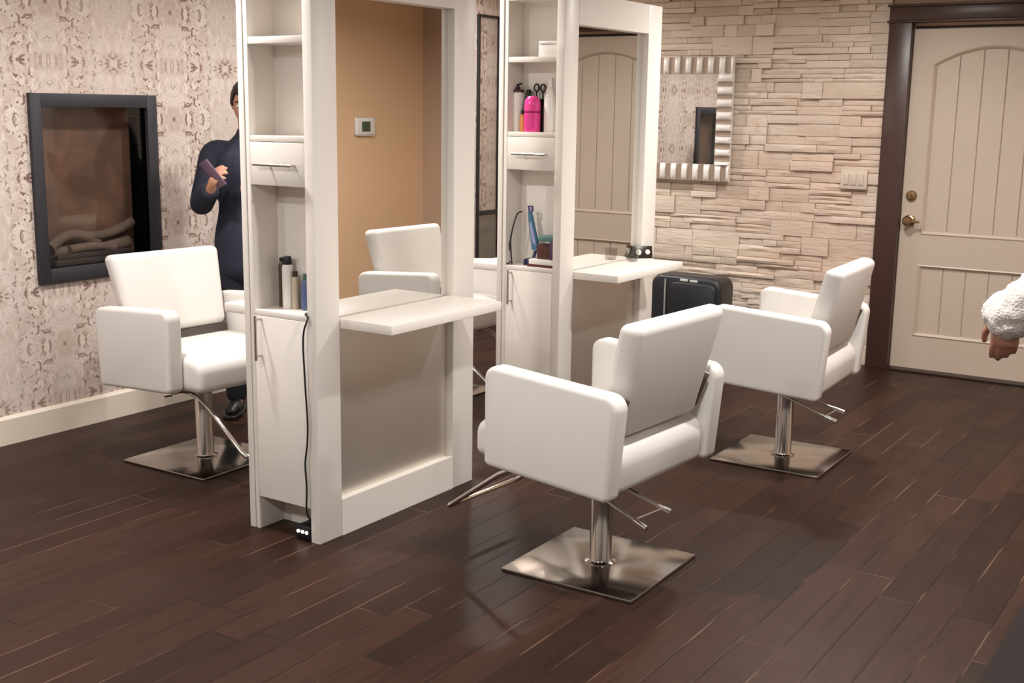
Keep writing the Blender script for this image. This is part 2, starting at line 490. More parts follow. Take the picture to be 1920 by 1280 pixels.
k_.lathe([(0, 0), (.033, 0), (.033, .006), (.026, .016), (.016, .018), (.016, .022), (0, .022)], n=24, M=Mk)
k_.box(.051, .059, D0 - .034, D0 - .02, 1.056, 1.076, .002)
k_.build('deadbolt', M_bronze, dr)
k_ = B().box(.0, .006, -.006, .03, .85, .98)
k_.build('strike_plate', M_bronze, dr)
# trim round the door
tr = B()
xo = DX0 - .138
tr.box(xo, DX0 - .002, YW - .062, YW + .05, 0, 2.076, .004)
tr.box(DX0 + DW + .002, DX0 + DW + .138, YW - .062, YW + .05, 0, 2.076, .004)
tr.box(xo - .012, DX0 + DW + .15, YW - .070, YW + .05, 2.076, 2.09, .004)
tr.box(xo, DX0 + DW + .138, YW - .066, YW + .05, 2.09, 2.168, .004)
tr.box(xo - .012, DX0 + DW + .15, YW - .075, YW, 2.168, 2.182, .004)
tr.box(DX0, DX0 + DW, YW + .036, YW + .06, 0, 2.05)
structure(tr.build('trim_1', M_casing))
structure(B().box(DX0 - .002, DX0 + DW + .002, YW - .085, YW + .05, 0, .013, .003).build('trim_2', mat('dark_threshold', srgb(46, 32, 28), .4)))

# ---- tall narrow black-framed glazing on the wallpapered wall beside the corner
wn_ = structure(empty('window_1', (XL, 6.9, 0)))
f_ = B()
f_.box(0, .022, .012, .030, 0.02, 2.18, .003).box(0, .022, .262, .285, 0.02, 2.18, .003)
f_.box(0, .020, .03, .262, .805, .835, .003).box(0, .026, .03, .262, .02, .06, .003).box(0, .014, .03, .262, 2.165, 2.18)
f_.build('window_frame', mat('black_window_frame', srgb(30, 24, 22), .45), wn_)
def thin_glass(name, tint, rough=.02):
    m = bpy.data.materials.new(name); m.use_nodes = True; nt = m.node_tree
    for n in list(nt.nodes):
        if n.type != 'OUTPUT_MATERIAL': nt.nodes.remove(n)
    tb = nt.nodes.new('ShaderNodeBsdfTransparent'); tb.inputs[0].default_value = tint
    gl = nt.nodes.new('ShaderNodeBsdfGlossy'); gl.inputs['Roughness'].default_value = rough; gl.inputs[0].default_value = (.9, .9, .9, 1)
    lw = nt.nodes.new('ShaderNodeLayerWeight'); pw_ = nt.nodes.new('ShaderNodeMath'); pw_.operation = 'POWER'; pw_.inputs[1].default_value = 5
    fr = nt.nodes.new('ShaderNodeMath'); fr.operation = 'MULTIPLY_ADD'; fr.inputs[1].default_value = .9; fr.inputs[2].default_value = .025
    nt.links.new(lw.outputs['Facing'], pw_.inputs[0]); nt.links.new(pw_.outputs[0], fr.inputs[0])
    mx = nt.nodes.new('ShaderNodeMixShader')
    nt.links.new(fr.outputs[0], mx.inputs[0]); nt.links.new(tb.outputs[0], mx.inputs[1]); nt.links.new(gl.outputs[0], mx.inputs[2])
    nt.links.new(mx.outputs[0], nt.nodes['Material Output'].inputs[0])
    return m
M_tint = thin_glass('grey_tinted_glass', (.93, .93, .925, 1))
M_pane = thin_glass('clear_pane', (.88, .87, .86, 1))
B().box(.008, .012, .03, .262, .835, 2.165).build('pane', M_tint, wn_)
tag(B().box(.004, .010, .03, .262, .06, .805).build('pane', mat('dark_grey_glass', srgb(112, 104, 96), .12, spec=.6), wn_), 'dark grey lower pane')

# ------------------------------------------------------------------ fireplace
fp = tag(empty('wall_fireplace', (XL, 0, 0)), 'black framed glass fireplace set into the patterned wallpaper wall', 'fireplace')
f_ = B()
PX = .022
f_.box(-.02, PX, FY0, OY0, FZ0, FZ1, .003).box(-.02, PX, OY1, FY1, FZ0, FZ1, .003)
f_.box(-.02, PX, OY0, OY1, FZ0, OZ0, .003).box(-.02, PX, OY0, OY1, OZ1, FZ1, .003)
f_.build('frame', M_blackm, fp)
f_ = B().use(M_blackm)
dp = -.125
f_.box(dp, -.0, OY0 - .006, OY0, OZ0, OZ1).box(dp, 0, OY1, OY1 + .006, OZ0, OZ1)
f_.box(dp, 0, OY0, OY1, OZ1, OZ1 + .006).box(dp, 0, OY0, OY1, OZ0 - .006, OZ0)
f_.use(M_fire).box(dp - .01, dp, OY0 - .006, OY1 + .006, OZ0 - .006, OZ1 + .006)
f_.build('firebox', None, fp)
B().box(-.012, -.008, OY0, OY1, OZ0, OZ1).build('glass', M_pane, fp)
B().box(-.11, -.03, OY0 + .07, OY1 - .07, OZ0, OZ0 + .03, .005).box(-.05, -.03, OY0 + .08, OY1 - .09, OZ0 + .03, OZ0 + .055, .004).build('burner_tray', mat('burner_grey', srgb(70, 62, 60), .7), fp)
M_log = mat('ceramic_log', srgb(120, 104, 92), .9, bump=.6, bscale=30, var=.35, vscale=14)
def log(pts, r):
    b_ = B(); P = []
    for i in range(9):
        t = i / 8
        a = Vector(pts[0]).lerp(Vector(pts[1]), t) if len(pts) == 2 else (Vector(pts[0]) * (1 - t) ** 2 + Vector(pts[1]) * 2 * t * (1 - t) + Vector(pts[2]) * t * t)
        P.append(a)
    b_.tube(P, [r * (1 + .18 * noise.noise(p * 23)) for p in P], 12)
    return b_.build('log', M_log, fp, angle=60)
zb_ = OZ0 + .03
log([(-.085, OY0 + .08, zb_ + .035), (-.09, OY0 + .30, zb_ + .02), (-.085, OY1 - .07, zb_ + .05)], .034)
log([(-.060, OY0 + .06, zb_ + .06), (-.07, OY0 + .18, zb_ + .16), (-.07, OY0 + .34, zb_ + .06)], .026)
log([(-.070, OY0 + .26, zb_ + .10), (-.06, OY0 + .40, zb_ + .08), (-.075, OY1 - .05, zb_ + .15)], .024)
log([(-.050, OY0 + .16, zb_ + .04), (-.055, OY0 + .28, zb_ + .06), (-.05, OY0 + .42, zb_ + .03)], .022)

# ------------------------------------------------------------------ styling stations
SW, ST, SD = .348, .042, .948               # width over both faces, panel thickness, length
OPA, OPB, OPB_Z, OPT_Z, TOP = .122, .806, .137, 1.9215, 2.060
SHZ, SHT, SHD = .808, .035, .235

def frame_panel(x0, x1):
    b_ = B()
    bv = .003
    b_.box(x0, x1, 0, OPA, 0, TOP, bv).box(x0, x1, OPB, SD, 0, TOP, bv)
    b_.box(x0, x1, OPA, OPB, 0, OPB_Z, 0).box(x0, x1, OPA, OPB, OPT_Z, TOP, 0)
    return b_
def station(name):
    r = empty(name)
    # right-hand face (x = 0) and left-hand face (x = -SW)
    frame_panel(-ST, 0).build('mirror_frame', M_white, r)
    frame_panel(-SW, -SW + .026).build('mirror_frame', M_white, r)
    for sgn, xf, xm0, xm1 in ((1, 0, -ST + .002, -ST + .010), (-1, -SW, -SW + .020, -SW + .026)):
        B().box(xm0, xm1, OPA, OPB, SHZ - SHT + .004, OPT_Z).build('mirror', M_mirror, r)
        B().box(xm0, xm1, OPA, OPB, OPB_Z, SHZ - SHT - .001).build('frosted_pane', M_frost, r)
        x0, x1 = (xm1 + .007, SHD) if sgn > 0 else (-SW - SHD, xm0 - .004)
        B().box(x0, x1, OPA + .001, OPB - .001, SHZ - SHT, SHZ, .004).build('shelf', M_white, r)
        # slim bead round the mirror opening
    # core between the faces
    xa, xb = -SW + .028, -ST - .001
    xi0, xi1 = -SW + .048, -ST               # inside of the tower
    TY = .130
    B().box(xa, xb, TY + .012, SD - .004, .0, TOP - .03).build('core', M_white, r)
    c = B().use(M_white)
    c.box(xa + .002, xi0, .003, TY, 0, TOP - .03, .001)
    c.box(xi0, xi1, TY, TY + .011, .0, TOP - .03)
    c.box(xi0, xi1, .004, TY, TOP - .035, TOP - .012, .0015)
    c.use(M_edge).box(xa - .0015, xa + .002, .012, TY, 0, TOP - .03)
    c.build('tower_carcass', None, r)
    def board(z1, t, y0=.004): return B().box(xi0, xi1, y0, TY, z1 - t, z1, .0015).build('tower_shelf', M_white, r)
    board(1.7785, .024); board(1.4445, .020); board(.828, .020)
    d = B().box(xi0 + .002, xi1 - .002, .002, .018, 1.2735, 1.4225, .0015).box(xi0 + .004, xi1 - .004, .018, TY, 1.276, 1.41).build('drawer', M_white, r)
    h = B(); hz = 1.346; ha, hb_ = -.256, -.076
    h.tube([(ha, -.028, hz), (hb_, -.028, hz)], .0055, 10)
    for q in (ha + .05, hb_ - .012): h.tube([(q, .003, hz), (q, -.028, hz)], .004, 8)
    h.build('handle', M_nickel, d)
    dd = B().box(xi0 + .002, xi1 - .002, .002, .020, .127, .8065, .0015).build('cabinet_door', M_white, r)
    B().box(xi0, xi1, .022, TY, .127, .140).build('cabinet_floor', M_white, r)
    h = B(); hx = -.266
    h.tube([(hx, -.028, .648), (hx, -.028, .810)], .0055, 10)
    for q in (.662, .796): h.tube([(hx, .003, q), (hx, -.028, q)], .004, 8)
    h.build('handle', M_nickel, dd)
    return r
S1 = (-2.797, 3.037); S2 = (-2.784, 4.649)
s1 = station('styling_station'); s1.location = (S1[0], S1[1], 0)
s2 = dup(s1); s2.location = (S2[0], S2[1], 0)
tag(s1, 'tall white double-sided mirror station in front, with a hanging black cord', 'styling station', 'white mirror stations')
tag(s2, 'white double-sided mirror station farther back, pink bottle on its shelves', 'styling station', 'white mirror stations')

# ------------------------------------------------------------------ salon chairs
TILT = .07
def tl(x, y, z): return (x, y, z - TILT * x)
def TM():   # shear: the body leans back a little
    m = Matrix.Identity(4); m[2][0] = -TILT; return m
CHW = .707
def make_chair():
    r = empty('salon_chair')
    prof = rounded([(-.245, .374), (-.245, .714), (.272, .714), (.241, .374)], [.022, .045, .045, .022], 6)
    for sg in (-1, 1):
        y0, y1 = (-CHW / 2, -CHW / 2 + .076) if sg < 0 else (CHW / 2 - .076, CHW / 2)
        B().prism(prof, 'y', y0, y1, bev=.016, seg=4, M=TM()).build('armrest', M_leather, r, angle=50)
    iw = CHW / 2 - .078
    def sh(x, y, z):
        return (x, y * (1.0 if x < 0 else .99), z)
    sp = rounded([(-.345, .368), (-.345, .488), (-.20, .524), (.16, .540), (.243, .536), (.228, .376)], [.03, .055, .25, .2, .07, .03], 6)
    B().prism(sp, 'y', -iw, iw, bev=.028, seg=4, M=TM()).build('seat', M_leather, r, angle=50)
    # backrest: thick slab leaning back, narrower behind than in front at its foot
    zt, zb = .925, .546
    def bk(x, y, z):
        f = (z - zb) / (zt - zb); back = x > .5
        xr = .221 + .079 * f if back else .221 + .079 * f - (.092 - .014 * f)
        hw = (.25 + .037 * f) if not back else (.226 + .056 * f)
        zz = z + (.0 if back else .006 + .030 * (1 - f))
        return (xr, math.copysign(hw, y), zz)
    B().box(0, 1, -1, 1, zb, zt, .030, 5, M=TM(), fn=bk).build('backrest', M_leather, r, angle=50)
    for sg in (-1, 1):
        y = sg * .258
        P = [(.192, .570), (.211, .570), (.254, .688), (.237, .692)]
        B().prism(P, 'y', y - .003, y + .003, M=TM()).build('back_bracket', M_dullnickel, r)
    B().box(.135, .165, -.25, .25, .530, .575, .002, M=TM()).build('back_bar', M_darksteel, r)
    B().box(-.15, .15, -.13, .13, .335, .378, .006, M=TM()).box(-.2, .18, -.24, -.21, .355, .377, .003, M=TM()).box(-.2, .18, .21, .24, .355, .377, .003, M=TM()).build('seat_plate', M_darksteel, r)
    c = B()
    c.lathe([(0, .010), (.054, .010), (.054, .016), (.042, .020), (.038, .026), (.038, .345), (0, .345)], n=32)
    c.build('column', mat('column_chrome', (.52, .48, .45, 1), .1, 1.0), r)
    bp = B().box(-.249, .249, -.249, .249, .001, .012, .003, 2).build('base_plate', M_brushed, r)
    f = B()
    for sg in (-1, 1):
        f.tube([(-.10, sg * .195, .375), (-.22, sg * .195, .352), (-.30, sg * .197, .31), (-.50, sg * .199, .165), (-.518, sg * .196, .152), (-.525, sg * .185, .150)], .0095, 10)
    f.tube([(-.525, -.187, .150), (-.525, .187, .150)], .0095, 10)
    f.build('footrest', M_chrome, r, angle=60)
    l = B()
    l.tube([(.02, -.145, .325), (.10, -.150, .300), (.255, -.172, .252)], .006, 8)
    l.tube([(.02, -.02, .325), (.10, -.01, .300), (.235, .005, .254)], .006, 8)
    l.tube([(.225, -.168, .256), (.237, .003, .254)], .004, 8)
    l.tube([(.235, -.168, .258), (.285, -.178, .244)], .010, 10)
    l.tube([(.215, .003, .260), (.265, .010, .246)], .010, 10)
    l.build('pump_lever', M_chrome, r, angle=60)
    return r
ch = make_chair()
def place(o, x, y, rz, base_rz, label):
    o.location = (x, y, 0); o.rotation_euler.z = rz
    for c in o.children:
        if c.name.startswith('base_plate'): c.rotation_euler.z = base_rz - rz
    tag(o, label, 'chair', 'white salon chairs')
cA = ch; cB = dup(ch); cC = dup(ch); cD = dup(ch)
place(cA, -1.885, 3.463, -.070, math.radians(.5), 'white leatherette salon chair nearest the camera, seen from behind')
place(cB, -1.848, 5.105, .050, math.radians(1.1), 'white salon chair farther back on the right, beside the dark door trim')
place(cC, -3.944, 3.550, PI - .085, math.radians(.8), 'white salon chair on the left in front of the black fireplace')
place(cD, -3.90, 5.17, PI - .02, 0, 'white salon chair mostly hidden in the gap between the two stations')

# ------------------------------------------------------------------ things in the towers
def bottle(name, x, y, z, prof, m, cap=None, capm=None, label=None, cat='bottle', group=None, extra=None):
    r = tag(empty(name, (x, y, z)), label, cat, group)
    B().lathe(prof, n=24).build('body', m, r, angle=40)
    if cap: B().lathe(cap, n=20).build('cap', capm, r, angle=40)
    if extra: extra(r)
    return r
c1x = lambda x: x
zc1 = .828; yb = S1[1] + .097
G1 = 'hair products in the near tower'
bottle('spray_can', -3.020, yb, zc1, [(0, 0), (.019, 0), (.020, .004), (.020, .150), (.016, .160), (0, .162)], M_can,
       [(.0165, .158), (.0165, .176), (.013, .188), (0, .190)], M_black, 'white spray can with a rounded black cap in the near tower', 'spray can', G1)
bottle('spray_can', -3.058, yb + .012, zc1, [(0, 0), (.014, 0), (.014, .15), (.008, .168), (0, .17)], mat('brown_can', srgb(84, 72, 56), .3, .4),
       [(.010, .166), (.010, .178), (0, .182)], M_black, 'slim dark brown can left of the white spray can', 'spray can', G1)
bottle('tube_bottle', -2.984, yb, zc1, [(0, 0), (.0125, 0), (.0125, .110), (.009, .118), (0, .118)], mat('beige_tube', srgb(186, 172, 150), .4),
       [(.010, .117), (.010, .136), (0, .138)], mat('dark_cap', srgb(60, 46, 36), .4), 'slim beige bottle right of the white spray can', 'bottle', G1)
bottle('blue_bottle', -2.936, yb + .008, zc1, [(0, 0), (.020, 0), (.020, .09), (.014, .11), (0, .112)], mat('blue_plastic', srgb(78, 92, 128), .3),
       [(.012, .110), (.012, .13), (0, .132)], mat('green_cap', srgb(66, 98, 82), .4), 'blue bottle half hidden behind the tower edge', 'bottle', G1)
B().sphere((-2.843, 3.07, 1.605), .010, (.8, 1, 1.2)).box(-2.8405, -2.838, 3.06, 3.08, 1.590, 1.620, .001).build('shelf_clip', M_can)
tag(bpy.data.objects['shelf_clip'], 'tiny white clip fixed inside the upper near tower niche', 'clip')
# cord and power strip
cp = [(-2.852, 3.10, .835), (-2.848, 3.04, .836), (-2.826, 3.027, .826), (-2.841, 3.022, .78), (-2.847, 3.023, .723), (-2.844, 3.023, .647), (-2.839, 3.023, .552), (-2.833, 3.023, .456), (-2.836, 3.023, .377),
      (-2.848, 3.023, .297), (-2.843, 3.023, .209), (-2.847, 3.024, .128), (-2.852, 3.045, .085), (-2.862, 3.075, .062)]
def smooth(pts, n=5):
    out = []
    for i in range(len(pts) - 1):
        p0, p1, p2, p3 = (Vector(pts[max(0, i - 1)]), Vector(pts[i]), Vector(pts[i + 1]), Vector(pts[min(len(pts) - 1, i + 2)]))
        for k in range(n):
            t = k / n
            out.append(.5 * ((2 * p1) + (p2 - p0) * t + (2 * p0 - 5 * p1 + 4 * p2 - p3) * t * t + (3 * p1 - p0 - 3 * p2 + p3) * t ** 3))
    out.append(Vector(pts[-1])); return out
tag(B().tube(smooth(cp), .0035, 8).build('hanging_cord', M_rubber, angle=60), 'black power cord hanging down the near tower door', 'cord')
pw = tag(empty('power_strip', (-2.872, 3.10, 0)), 'black power strip with three lit dots under the near tower', 'power strip')
B().box(-.04, .030, -.065, .055, .0, .055, .006).build('body', M_black, pw)
M_led = mat('pilot_light', (1, .85, .6, 1), .4, emit=(1, .88, .68, 1), estr=6)
for q in (-.027, -.006, .014): B().sphere((q, -.066, .034), .006).build('pilot_light', M_led, pw)

# far tower
z1 = 1.779; z2 = 1.4445; y2 = S2[1]
tag(B().box(-2.94, -2.835, y2 + .03, y2 + .10, z1, z1 + .055, .004).box(-2.937, -2.838, y2 + .027, y2 + .10, z1 + .055, z1 + .068, .003).build('white_box', M_can), 'small white box on the top shelf of the far tower', 'box')
G2 = 'bottles in the far tower'
yb = y2 + .078
def pump(r):
    B().tube([(0, 0, .19), (0, 0, .212), (.022, 0, .218)], .005, 8).build('nozzle', M_black, r)
bottle('pump_bottle', -3.078, yb, z2, [(0, 0), (.031, 0), (.033, .005), (.034, .165), (.027, .180), (0, .182)], M_can,
       [(.030, .178), (.030, .188), (.012, .196), (.010, .205), (0, .206)], mat('maroon_cap', srgb(70, 34, 40), .4), 'white bottle with dark pump top, leftmost in the far tower', 'bottle', G2, pump)
def pk(r):
    B().lathe([(.0375, .085), (.0375, .094), (.036, .096)], n=24).build('band', mat('magenta_band', srgb(196, 40, 110), .35), r)
bottle('pink_bottle', -2.978, yb - .029, z2, [(0, 0), (.036, 0), (.0375, .004), (.0375, .12), (.034, .145), (.022, .160), (0, .163)], mat('hot_pink_plastic', srgb(232, 62, 148), .25, coat=.3),
       None, None, 'hot pink bottle in the middle of the far tower shelf', 'bottle', G2, pk)
bottle('amber_bottle', -3.030, yb - .03, z2, [(0, 0), (.014, 0), (.0145, .012), (.0145, .07), (.008, .08), (0, .081)], mat('amber_plastic', srgb(224, 150, 84), .3),
       [(.008, .080), (.008, .096), (0, .098)], mat('dark_blue_cap', srgb(40, 34, 60), .4), 'small amber bottle between the white and pink bottles', 'bottle', G2)
bottle('green_bottle', -3.034, yb + .026, z2, [(0, 0), (.024, 0), (.024, .14), (.010, .17), (0, .172)], mat('dark_green_plastic', srgb(48, 74, 62), .3),
       [(.011, .17), (.011, .19), (0, .192)], M_black, 'dark green bottle behind the amber bottle', 'bottle', G2)
bottle('white_bottle', -2.900, yb, z2, [(0, 0), (.028, 0), (.029, .005), (.029, .15), (.020, .19), (.016, .20), (0, .201)], M_can,
       [(.015, .20), (.015, .236), (.012, .242), (0, .243)], M_can, 'tall plain white bottle at the right of the far tower shelf', 'bottle', G2)
jr = tag(empty('scissor_jar', (-2.980, yb + .033, z2)), 'black jar of scissors behind the pink bottle', 'jar')
B().lathe([(0, 0), (.015, 0), (.017, .005), (.017, .15), (.015, .15), (.014, .012), (0, .012)], n=20).build('jar', M_black, jr)
def ring(c, r, rr, tilt=0):
    return [(c[0] + r * math.cos(a), c[1] + tilt * math.sin(a), c[2] + 1.25 * r * math.sin(a)) for a in [2 * PI * k / 16 for k in range(17)]]
for q, zz in ((-.016, .200), (.018, .198)):
    s_ = tag(empty('scissors', (-2.980 + q, yb + .033, z2)), 'black handled scissors, left of the pair in the jar' if q < 0 else 'black handled scissors, right of the pair in the jar', 'scissors', 'scissors in the jar')
    B().tube(ring((0, 0, zz), .013, .004), .0042, 6).tube([(0, 0, zz - .016), (0, 0, .14), (-.7 * q, 0, .05)], .004, 6).build('handle_and_blade', M_black, s_)
# lower niche of the far tower: styling tools, boxes and a book
z3 = .828
wt = tag(empty('hair_iron', (-2.995, y2 + .075, z3)), 'blue and purple styling iron standing in the far tower', 'hair iron')
B().tube([(.035, 0, .075), (.012, 0, .17), (-.004, 0, .25)], [.021, .016, .011], 12).build('body', mat('teal_plastic', srgb(70, 118, 150), .3), wt)
B().tube([(.040, -.005, .072), (.022, -.012, .14), (.006, -.008, .20)], [.012, .010, .007], 10).build('grip', mat('lilac_plastic', srgb(160, 164, 204), .3), wt)
B().tube([(-.004, 0, .245), (-.012, 0, .275), (.008, 0, .275), (.010, 0, .25)], .006, 8).build('hanging_loop', mat('purple_plastic', srgb(88, 70, 128), .4), wt)
B().box(-.012, .03, -.02, .02, 0, .032, .004).box(-.018, -.008, -.03, -.02, 0, .03, .002).build('stand', mat('slate_plastic', srgb(56, 62, 90), .4), wt)
B().tube([(.02, 0, .032), (.034, 0, .08)], .008, 8).build('stem', mat('slate_plastic_stem', srgb(56, 62, 90), .4), wt)
cd = B()
cd.tube(smooth([(-3.025, y2 + .05, z3 + .25), (-3.045, y2 + .04, z3 + .24), (-3.062, y2 + .035, z3 + .19), (-3.074, y2 + .03, z3 + .12), (-3.072, y2 + .03, z3 + .06), (-3.066, y2 + .028, z3 + .018), (-3.060, y2 + .02, z3 + .004)]), .0035, 8)
cd.tube(smooth([(-3.072, y2 + .032, z3 + .13), (-3.080, y2 + .03, z3 + .10), (-3.078, y2 + .03, z3 + .07), (-3.068, y2 + .03, z3 + .06)]), .003, 8)
cd.tube(smooth([(-3.066, y2 + .028, z3 + .02), (-3.075, y2 + .018, z3 + .008), (-3.084, y2 + .01, z3 + .0035)]), .003, 8)
tag(cd.build('tool_cord', mat('brown_black_cord', srgb(48, 36, 32), .6), angle=60), 'dark looped cord beside the styling iron in the far tower', 'cord')
tag(B().box(-2.975, -2.83, y2 + .02, y2 + .115, z3, z3 + .012, .001).build('book_cover_board', mat('dark_red_cover', srgb(84, 36, 30), .5)), 'dark red folder lying under the white book', 'folder')
bpy.data.objects['book_cover_board'].name = 'folder'
tag(B().box(-2.968, -2.832, y2 + .022, y2 + .112, z3 + .012, z3 + .036, .002).build('book', M_can), 'white book lying on a dark red folder in the far tower', 'book')
tag(B().box(-2.935, -2.865, y2 + .04, y2 + .10, z3 + .036, z3 + .105, .003).build('product_box', mat('brown_red_carton', srgb(84, 44, 36), .5)), 'brown red carton on the white book in the far tower', 'box', 'cartons in the far tower')
tag(B().box(-2.862, -2.833, y2 + .03, y2 + .10, z3 + .036, z3 + .12, .003).build('product_box', mat('purple_carton', srgb(84, 60, 88), .5)), 'narrow purple carton right of the brown red carton', 'box', 'cartons in the far tower')
tag(B().box(-2.925, -2.845, y2 + .035, y2 + .09, z3 + .1205, z3 + .145, .003).build('product_box', mat('teal_carton', srgb(92, 130, 128), .5)), 'small teal carton lying on the other cartons', 'box', 'cartons in the far tower')

# on the far station's shelf
chd = tag(empty('card_holder', (S2[0] + .015, 5.45, SHZ), math.radians(52)), 'small black card stand with two pale discs on the far shelf', 'card stand')
B().box(-.052, .052, -.004, .004, .0, .062, .002, M=Matrix.Rotation(math.radians(-14), 4, 'X')).box(-.048, .048, -.01, .03, 0, .004, .001).build('stand', mat('espresso_plastic', srgb(34, 24, 20), .3), chd)
M_disc = mat('pale_disc', srgb(226, 222, 216), .4)
for q, rr in ((-.026, .015), (.024, .013)):
    b_ = B(); Mx = Matrix.Rotation(math.radians(-14), 4, 'X') @ Matrix.Translation((q, -.0045, .031)) @ Matrix.Rotation(PI / 2, 4, 'X')
    b_.lathe([(0, 0), (rr, 0), (rr, .0015), (0, .0015)], n=24, M=Mx); b_.build('disc', M_disc, chd)
gl = B().lathe([(0, 0), (.026, 0), (.029, .004), (.032, .058), (.0305, .058), (.0275, .007), (0, .006)], (-2.755, 5.30, SHZ), n=28)
tag(gl.build('glass_tumbler', M_pane), 'clear glass tumbler left of the black card stand', 'glass')

# ------------------------------------------------------------------ ribbed mirror on the stone wall
mx1, mz0, mz1, fw = -3.112, 1.100, 1.893, .108
mx0 = mx1 - .79
mr = tag(empty('wall_mirror', (0, YW - .075, 0)), 'silver mirror with a wavy ribbed frame on the stone wall', 'mirror')
def ribbed(x0, x1, z0, z1, axis):
    t = bmesh.new(); pitch = .079
    L = (x1 - x0) if axis == 'x' else (z1 - z0); n = int(L / pitch * 12); gv = {}
    for i in range(n + 1):
        u = L * i / n
        for j in range(7):
            v = j / 6
            h = .014 + .011 * (math.tanh(1.6 * math.cos(2 * PI * u / pitch)) + .8) * math.sin(PI * v) ** .4
            if axis == 'x': gv[i, j] = t.verts.new((x0 + u, -h, z0 + (z1 - z0) * v))
            else: gv[i, j] = t.verts.new((x0 + (x1 - x0) * v, -h, z0 + u))
    for i in range(n):
        for j in range(6):
            f = t.faces.new((gv[i, j], gv[i + 1, j], gv[i + 1, j + 1], gv[i, j + 1]))
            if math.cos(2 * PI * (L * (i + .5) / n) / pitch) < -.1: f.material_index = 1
    rim = [(i, 0) for i in range(n)] + [(n, j) for j in range(6)] + [(i, 6) for i in range(n, 0, -1)] + [(0, j) for j in range(6, 0, -1)]
    bk = [t.verts.new((gv[q].co.x, 0.0, gv[q].co.z)) for q in rim]
    for k in range(len(rim)):
        k2 = (k + 1) % len(rim); t.faces.new((gv[rim[k2]], gv[rim[k]], bk[k], bk[k2]))
    bmesh.ops.recalc_face_normals(t, faces=t.faces)
    return t
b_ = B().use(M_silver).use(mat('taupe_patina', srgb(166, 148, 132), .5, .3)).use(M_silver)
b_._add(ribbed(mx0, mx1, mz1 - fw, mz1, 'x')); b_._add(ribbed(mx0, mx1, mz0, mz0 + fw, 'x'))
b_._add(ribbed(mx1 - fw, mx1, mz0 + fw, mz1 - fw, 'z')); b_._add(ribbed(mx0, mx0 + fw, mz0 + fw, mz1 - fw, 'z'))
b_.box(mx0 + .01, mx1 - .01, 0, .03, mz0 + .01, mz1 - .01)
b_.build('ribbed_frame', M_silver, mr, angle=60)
B().box(mx0 + fw, mx1 - fw, -.006, 0, mz0 + fw, mz1 - fw).build('glass', M_mirror, mr)

# switch plate on the stone
sp_ = tag(empty('switch_plate', (-2.303, YW - .062, 1.152)), 'beige three gang light switch plate on the stone beside the door', 'light switch')
B().box(-.082, .082, 0, .03, -.060, .060, .004).build('plate', M_grime, sp_)
for q in (-.046, 0, .046): B().box(q - .016, q + .016, -.006, .004, -.034, .034, .002, fn=lambda x, y, z: (x, y - (.003 if z > 0 else 0) * (1 if y < 0 else 0), z)).build('rocker', M_grime, sp_)

# thermostat on the right wall (seen in the near mirror)
th = tag(empty('thermostat', (XR, 6.69, 1.408)), 'white thermostat with a dark green display on the tan wall', 'thermostat')
B().box(-.026, 0, -.105, .105, -.066, .066, .02, 4).build('case', M_can, th)
B().box(-.028, -.02, -.046, .046, -.036, .036, .002).build('display', mat('lcd', srgb(74, 92, 62), .3), th)

# suitcase by the stone wall
sc = tag(empty('rolling_case', (-3.17, 6.95, 0)), 'black rolling case standing against the stone wall', 'case')
M_case = mat('black_case_shell', srgb(40, 42, 46), .38, bump=.03, bscale=90)
b_ = B().prism(rounded([(-.25, .04), (.23, .04), (.23, .525), (-.25, .525)], [.04, .04, .07, .07], 6), 'y', -.10, .12, bev=.025, seg=4)
b_.build('shell', M_case, sc, angle=50)
b_ = B().prism(rounded([(-.12, .07), (.205, .07), (.205, .488), (-.12, .488)], .05, 5), 'y', -.118, -.098, bev=.008, seg=2)
b_.build('front_pocket', M_case, sc, angle=50)
B().box(-.152, -.142, -.108, -.098, .07, .50, .003).build('zip', mat('grey_zip', srgb(150, 146, 142), .4), sc)
M_lab = mat('pale_lettering', srgb(206, 212, 206), .5)
B().box(-.045, .008, -.106, -.098, .495, .510, .001).box(.022, .075, -.106, -.098, .493, .508, .001).build('badge', M_lab, sc)
for q in (-.19, .19):
    for y in (-.07, .09): B().lathe([(0, -.012), (.018, -.012), (.020, 0), (.018, .012), (0, .012)], M=Matrix.Translation((q, y, .0205)) @ Matrix.Rotation(PI / 2, 4, 'Y')).box(q - .022, q + .022, y - .02, y + .02, .028, .05, .003).build('wheel', M_rubber, sc)

# dark mat at the right front
tag(B().prism(rounded([(-.592, 1.2), (.75, 1.2), (.75, 4.55), (-.592, 4.55)], .03, 4), 'z', .0005, .009, bev=.003, seg=2).build('floor_mat', mat('dark_brown_mat', srgb(34, 20, 17), .95, bump=.2, bscale=250)),
    'dark brown floor mat along the right front edge', 'mat')

# ------------------------------------------------------------------ people
M_skin = mat('skin', srgb(206, 150, 124), .5)
M_skin2 = mat('warm_brown_skin', srgb(176, 126, 104), .5)
M_lip = mat('lips', srgb(168, 92, 84), .45)
M_hair = mat('dark_hair', srgb(40, 28, 24), .5, bump=.3, bscale=120)
M_navy = mat('navy_jacket', srgb(42, 46, 62), .8, bump=.1, bscale=160)
M_trous = mat('charcoal_trousers', srgb(36, 38, 48), .85, bump=.1, bscale=160)
M_fluff = mat('fluffy_white_knit', srgb(240, 232, 226), .95, bump=.8, bscale=140)
M_shoe = mat('black_shoe', srgb(24, 22, 22), .4)
M_eyew = mat('eye_white', srgb(230, 226, 220), .3)
M_iris = mat('eye_iris', srgb(46, 32, 24), .2)

